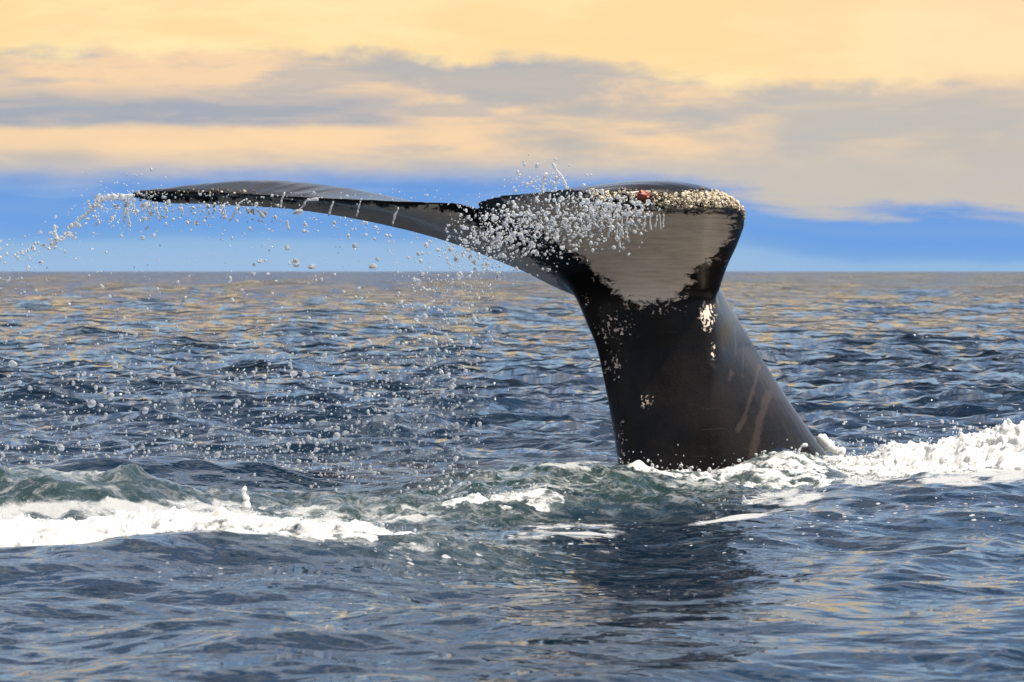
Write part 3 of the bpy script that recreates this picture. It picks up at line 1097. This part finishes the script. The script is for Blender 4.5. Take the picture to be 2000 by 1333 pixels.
# ------------------------------------------------------------------ drops and strings of water
def ico(sub):
    bm = bmesh.new()
    bmesh.ops.create_icosphere(bm, subdivisions=sub, radius=1)
    v = np.array([a.co[:] for a in bm.verts])
    f = np.array([[b.index for b in a.verts] for a in bm.faces])
    bm.free()
    return v, f


DROPS = []     # px, py, depth, radius in photo pixels


def add_drops(n, fx, fd, med, sig, rmax):
    c = 0
    while c < n:
        px, py = fx()
        r = min(rmax, med * math.exp(rnd.gauss(0, sig)))
        DROPS.append((px, py, fd(px, py), r))
        c += 1


def burst():
    while True:
        t = rnd.random()
        px, py = 915 + 300 * t + rnd.gauss(0, 42), 476 - 78 * t + rnd.gauss(0, 34)
        if py > 372 and py < 560 and 870 < px < 1290 and py < 500 + (1150 - px) * .25 + 20:
            return px, py


def fringe():
    px = rnd.uniform(1120, 1260)
    return px, 398 + abs(rnd.gauss(0, 34))


def curtain():
    while True:
        px, py = rnd.uniform(-20, 1010), rnd.uniform(395, 965)
        lobe = np.interp(px, [0, 260, 500, 680, 860, 1010], [470, 392, 402, 426, 468, 520])
        if py < lobe:
            continue
        right = 985 - max(0, py - 560) * .22
        if px > right + rnd.gauss(0, 25):
            continue
        w = 0.10 + 0.75 * math.exp(-((px - (915 - (py - 500) * .22)) / 90) ** 2) + 0.55 * sstep(py, 640, 780) * sstep(px, -200, 500) \
            + .35 * sstep(py, 780, 900) + .22 * math.exp(-((py - lobe) / 40) ** 2)
        if rnd.random() < w * .75:
            return px, py


def cur_depth(px, py):
    d = np.interp(px, [0, 260, 700, 880, 1000], [.6, .75, -.3, -1.5, -2.0]) + rnd.gauss(0, .3)
    return d - 1.6 * sstep(py, 860, 960) * rnd.random()


add_drops(1500, burst, lambda x, y: rnd.uniform(-2.35, -1.85), 1.3, .6, 4.4)
add_drops(900, burst, lambda x, y: rnd.uniform(-2.35, -1.85), .8, .3, 1.5)
add_drops(1500, curtain, cur_depth, .75, .3, 1.4)
add_drops(200, fringe, lambda x, y: rnd.uniform(-2.2, -1.9), 1.7, .5, 5)
add_drops(4300, curtain, cur_depth, 1.3, .6, 7.5)
add_drops(150, lambda: (rnd.gauss(1055, 40), 375 - abs(rnd.gauss(0, 26))), lambda x, y: -1.3 + rnd.gauss(0, .2), 1.3, .5, 4)
add_drops(160, lambda: (rnd.gauss(235, 45), 392 + rnd.gauss(0, 26)), lambda x, y: 1.1 + rnd.gauss(0, .2), 1.3, .5, 4.5)
add_drops(200, lambda: (rnd.uniform(260, 560), 396 + abs(rnd.gauss(0, 20))), lambda x, y: np.interp(x, [260, 560], [1.1, .5]) - .05, 1.35, .5, 4)
add_drops(70, lambda: ((lambda t: (240 - 240 * t + rnd.gauss(0, 16), 392 + 150 * t ** 1.2 + rnd.gauss(0, 14)))(rnd.random())), lambda x, y: 1.0 + rnd.gauss(0, .15), 2.2, .5, 6.5)
add_drops(210, lambda: (rnd.uniform(1630, 2010), 885 - abs(rnd.gauss(0, 34))), lambda x, y: rnd.gauss(0.2, .25), 1.3, .55, 4.5)
add_drops(110, lambda: (rnd.uniform(270, 330) if rnd.random() < .3 else rnd.uniform(258, 880), 384 + rnd.gauss(0, 6)), lambda x, y: np.interp(x, [258, 880], [.95, -.1]), 1.2, .45, 3)
add_drops(140, lambda: (rnd.uniform(1210, 1640), 928 - abs(rnd.gauss(0, 20))), lambda x, y: -.25 + rnd.gauss(0, .1), 1.0, .5, 3)
# spatter thrown up by the foam banks
for fv, n in zip(FOAM_V, (1500, 700, 320, 160, 160)):
    pts = fv[RNG.choice(len(fv), n)]
    qq = pix(pts)
    for (a, b), p in zip(qq, pts):
        DROPS.append((a + rnd.gauss(0, 5), b - abs(rnd.gauss(0, 9)), p[1] - D0 + rnd.gauss(0, .05) - .03, min(4, 1.15 * math.exp(rnd.gauss(0, .5)))))


def drop_pos(d):
    p = P(d[0], d[1], d[2])
    return p, d[3] * (D0 + d[2]) / F


pos = []
for d in DROPS:
    p, r = drop_pos(d)
    pos.append((*p, r))
pos = np.array(pos)
zs = sea_z(pos[:, 0], pos[:, 1])
pos = pos[pos[:, 2] > zs + pos[:, 3]]
order = np.argsort(-pos[:, 3])
big, small = pos[order[:290]], pos[order[290:]]

IV, IF = ico(2)
IVS = [IV * (1 + k * fbm(IV * 1.2 + 13 * k, 2))[:, None] for k in (0, .2, .4, .6, .8)]
chunk, faces = [], []
for k, (x, y, z, r) in enumerate(small):
    st_ = 1 + abs(rnd.gauss(0, .35))
    R = np.array(Matrix.Rotation(rnd.random() * 6.28, 3, Vector((rnd.gauss(0, 1), rnd.gauss(0, 1), rnd.gauss(0, .3))).normalized()))
    chunk.append((IVS[rnd.randrange(5)] * np.array([1, 1, st_]) * r) @ R.T + (x, y, z))
    faces.append(IF + k * len(IV))
obj('water_spray', mesh_np('water_spray', np.concatenate(chunk), np.concatenate(faces)), M_SPRAY, kind='stuff', cat='spray',
    label='fine spray of countless small drops showering from the tail')

IV3, IF3 = ico(3)
drop_meshes = []
for k in range(6):
    w = IV3 * (1 + (.08 + .08 * k) * fbm(IV3 * 1.1 + 10 * k, 2))[:, None] * np.array([1, 1, 1 + .08 * k])
    me = mesh_np('water_drop', w, IF3)
    me.materials.append(M_DROP)
    drop_meshes.append(me)
for x, y, z, r in big:
    o = obj('water_drop', drop_meshes[rnd.randrange(6)], None, label='large clear drop of water in mid air', cat='water drop', group='large drops flung from the tail')
    o.location = (x, y, z)
    o.scale = (r, r, r * rnd.uniform(.95, 1.3))
    o.rotation_euler = (rnd.gauss(0, .5), rnd.random() * 6.28, rnd.random() * 6.28)


def string(name, pts, dep, rad, label, cat, group=None, bead=.5, mat=None):
    """a beaded string of water through photo points pts"""
    pts = np.array(pts, float)
    L = np.concatenate([[0], np.cumsum(np.hypot(*np.diff(pts, axis=0).T))])
    n = max(10, int(L[-1] / 1.2))
    t = np.linspace(0, L[-1], n)
    cp = herm(L, pts, t) if len(pts) > 2 else np.stack([np.interp(t, L, pts[:, i]) for i in (0, 1)], 1)
    dd = np.interp(t, L, dep) if np.ndim(dep) else np.full(n, dep)
    sd = rnd.random() * 90
    nz = gnoise(np.stack([t / 9, 0 * t + sd, 0 * t], 1)) * 1.5 + gnoise(np.stack([t / 4, 0 * t + sd, 0 * t + 5], 1))
    jit = np.stack([gnoise(np.stack([t / 7, 0 * t + sd, 0 * t + 9], 1)), gnoise(np.stack([t / 7, 0 * t + sd, 0 * t + 19], 1))], 1) * 2.2
    rr = np.interp(t, L, rad) if np.ndim(rad) else np.full(n, float(rad))
    rr = rr * np.clip(1 + bead * nz, .28, 2) * np.minimum(1, .3 + np.minimum(t, L[-1] - t) / 3)
    ctr = np.array([P(a + j[0], b + j[1], d) for (a, b), j, d in zip(cp, jit, dd)])
    rw = rr * (D0 + dd) / F
    tan = np.gradient(ctr, axis=0)
    tan /= np.linalg.norm(tan, axis=1)[:, None] + 1e-9
    a1 = np.cross(tan, [0, 1, 0])
    a1 /= np.linalg.norm(a1, axis=1)[:, None] + 1e-9
    a2 = np.cross(tan, a1)
    m = 8
    ang = np.arange(m) / m * 2 * np.pi
    v = (ctr[:, None] + rw[:, None, None] * (np.cos(ang)[None, :, None] * a1[:, None] + np.sin(ang)[None, :, None] * a2[:, None])).reshape(-1, 3)
    f = [(i * m + j, i * m + (j + 1) % m, (i + 1) * m + (j + 1) % m, (i + 1) * m + j) for i in range(n - 1) for j in range(m)]
    v = np.concatenate([v, ctr[[0, -1]]])
    k = n * m
    me = bpy.data.meshes.new(name)
    caps = [(k, (j + 1) % m, j) for j in range(m)] + [(k + 1, k - m + j, k - m + (j + 1) % m) for j in range(m)]
    me.from_pydata(v.tolist(), [], f + caps)
    for p in me.polygons:
        p.use_smooth = True
    return obj(name, me, mat or M_SPRAY, label=label, cat=cat, group=group)


string('water_jet', [(262, 384), (236, 386), (205, 387), (190, 397), (172, 415), (150, 434), (132, 448)], 1.1, [5, 6.5, 5, 4.5, 3.2, 3, 5.5],
       'curved jet of water flung off the far fluke tip', 'water jet')
string('water_jet', [(107, 439), (107, 455), (110, 466), (106, 480)], 1.05, [2.5, 3.5, 6, 2.5], 'short upright splash detached from the curved jet', 'water jet')
string('water_jet', [(1080, 318), (1086, 332), (1096, 345), (1102, 356), (1106, 372)], -1.25, [3.8, 2.5, 2.8, 2.6, 2.2], 'taller leaning jet of drops leaping off the near fluke', 'water jet')
string('water_jet', [(1069, 337), (1064, 350), (1060, 362), (1058, 374)], -1.2, [3.6, 3, 2.6, 2.2], 'shorter jet of drops leaping off the near fluke', 'water jet')
string('water_jet', [(1052, 320), (1046, 328)], -1.2, 2.8, 'stubby fragment of water above the near fluke', 'water jet')
G1 = 'drips hanging from the near fluke'
for x, y0, y1, r in ((1228, 412, 452, 1.5), (1244, 414, 452, 1.4), (1258, 416, 448, 1.2), (1271, 418, 450, 1.6), (1283, 420, 446, 1.3), (1289, 420, 449, 1.3), (1297, 418, 446, 1.6),
                     (1205, 408, 470, 1.9), (1217, 410, 462, 1.7), (1190, 404, 462, 1.8), (1176, 400, 448, 1.6), (1225, 440, 474, 1.9), (1162, 398, 440, 1.7), (1210, 450, 486, 2.0)):
    string('water_drip', [(x, y0), (x + rnd.gauss(0, 1.5), (y0 + y1) / 2), (x + rnd.gauss(0, 3), y1)], -1.93, [r * .8, r * .7, r * 1.25],
           'thin string of water dripping below the barnacled fluke edge', 'water drip', G1)
G2 = 'drips hanging from the far fluke'
for pts, r in (([(245, 390), (249, 415), (254, 445)], 2.4), ([(252, 388), (244, 412), (243, 438)], 2.1), ([(262, 388), (262, 408), (266, 424)], 1.7), ([(290, 392), (293, 410), (292, 424)], 1.6),
               ([(306, 394), (308, 415), (311, 432)], 1.8), ([(322, 394), (326, 410), (325, 420)], 1.5), ([(352, 398), (357, 412), (355, 424)], 1.7), ([(402, 398), (406, 410), (410, 420)], 1.6),
               ([(430, 400), (440, 416), (437, 428)], 1.5), ([(478, 390), (464, 402), (457, 420), (447, 432)], 1.9), ([(556, 376), (550, 392), (549, 408)], 1.7),
               ([(622, 390), (600, 392), (588, 408), (572, 418)], 2.5), ([(652, 394), (646, 408), (642, 422)], 2.0), ([(704, 392), (700, 408), (696, 424)], 1.5),
               ([(779, 405), (770, 424), (767, 440)], 1.9), ([(560, 430), (562, 440), (566, 448)], 1.9)):
    dep = float(np.interp(pts[0][0], [250, 440, 630, 800], [1.08, .72, .36, .08]))
    string('water_drip', pts, dep, r, 'thin string of water dripping below the smooth edge of the far fluke', 'water drip', G2)
string('water_jet', [(1562, 905), (1560, 886), (1566, 872), (1578, 868)], -.18, [3.4, 2.6, 2.4, 4.8], 'white finger of water curling up against the dark flank', 'water jet', mat=M_FOAM)
string('water_jet', [(478, 1000), (482, 978), (476, 962), (479, 950)], -4.3, [9, 6, 4, 6], 'foam finger standing up out of the white foam bank', 'water jet', mat=M_FOAM)
string('water_jet', [(1916, 885), (1918, 868), (1928, 860), (1944, 856)], .1, [5, 4, 3.5, 4.5], 'bent finger of water on the crest of the ragged splash', 'water jet', mat=M_FOAM)
string('water_jet', [(1598, 850), (1615, 868), (1632, 880), (1652, 884)], .55, [8, 12, 9, 7], 'white sheet of water slipping off behind the back of the tail', 'water jet', mat=M_FOAM)
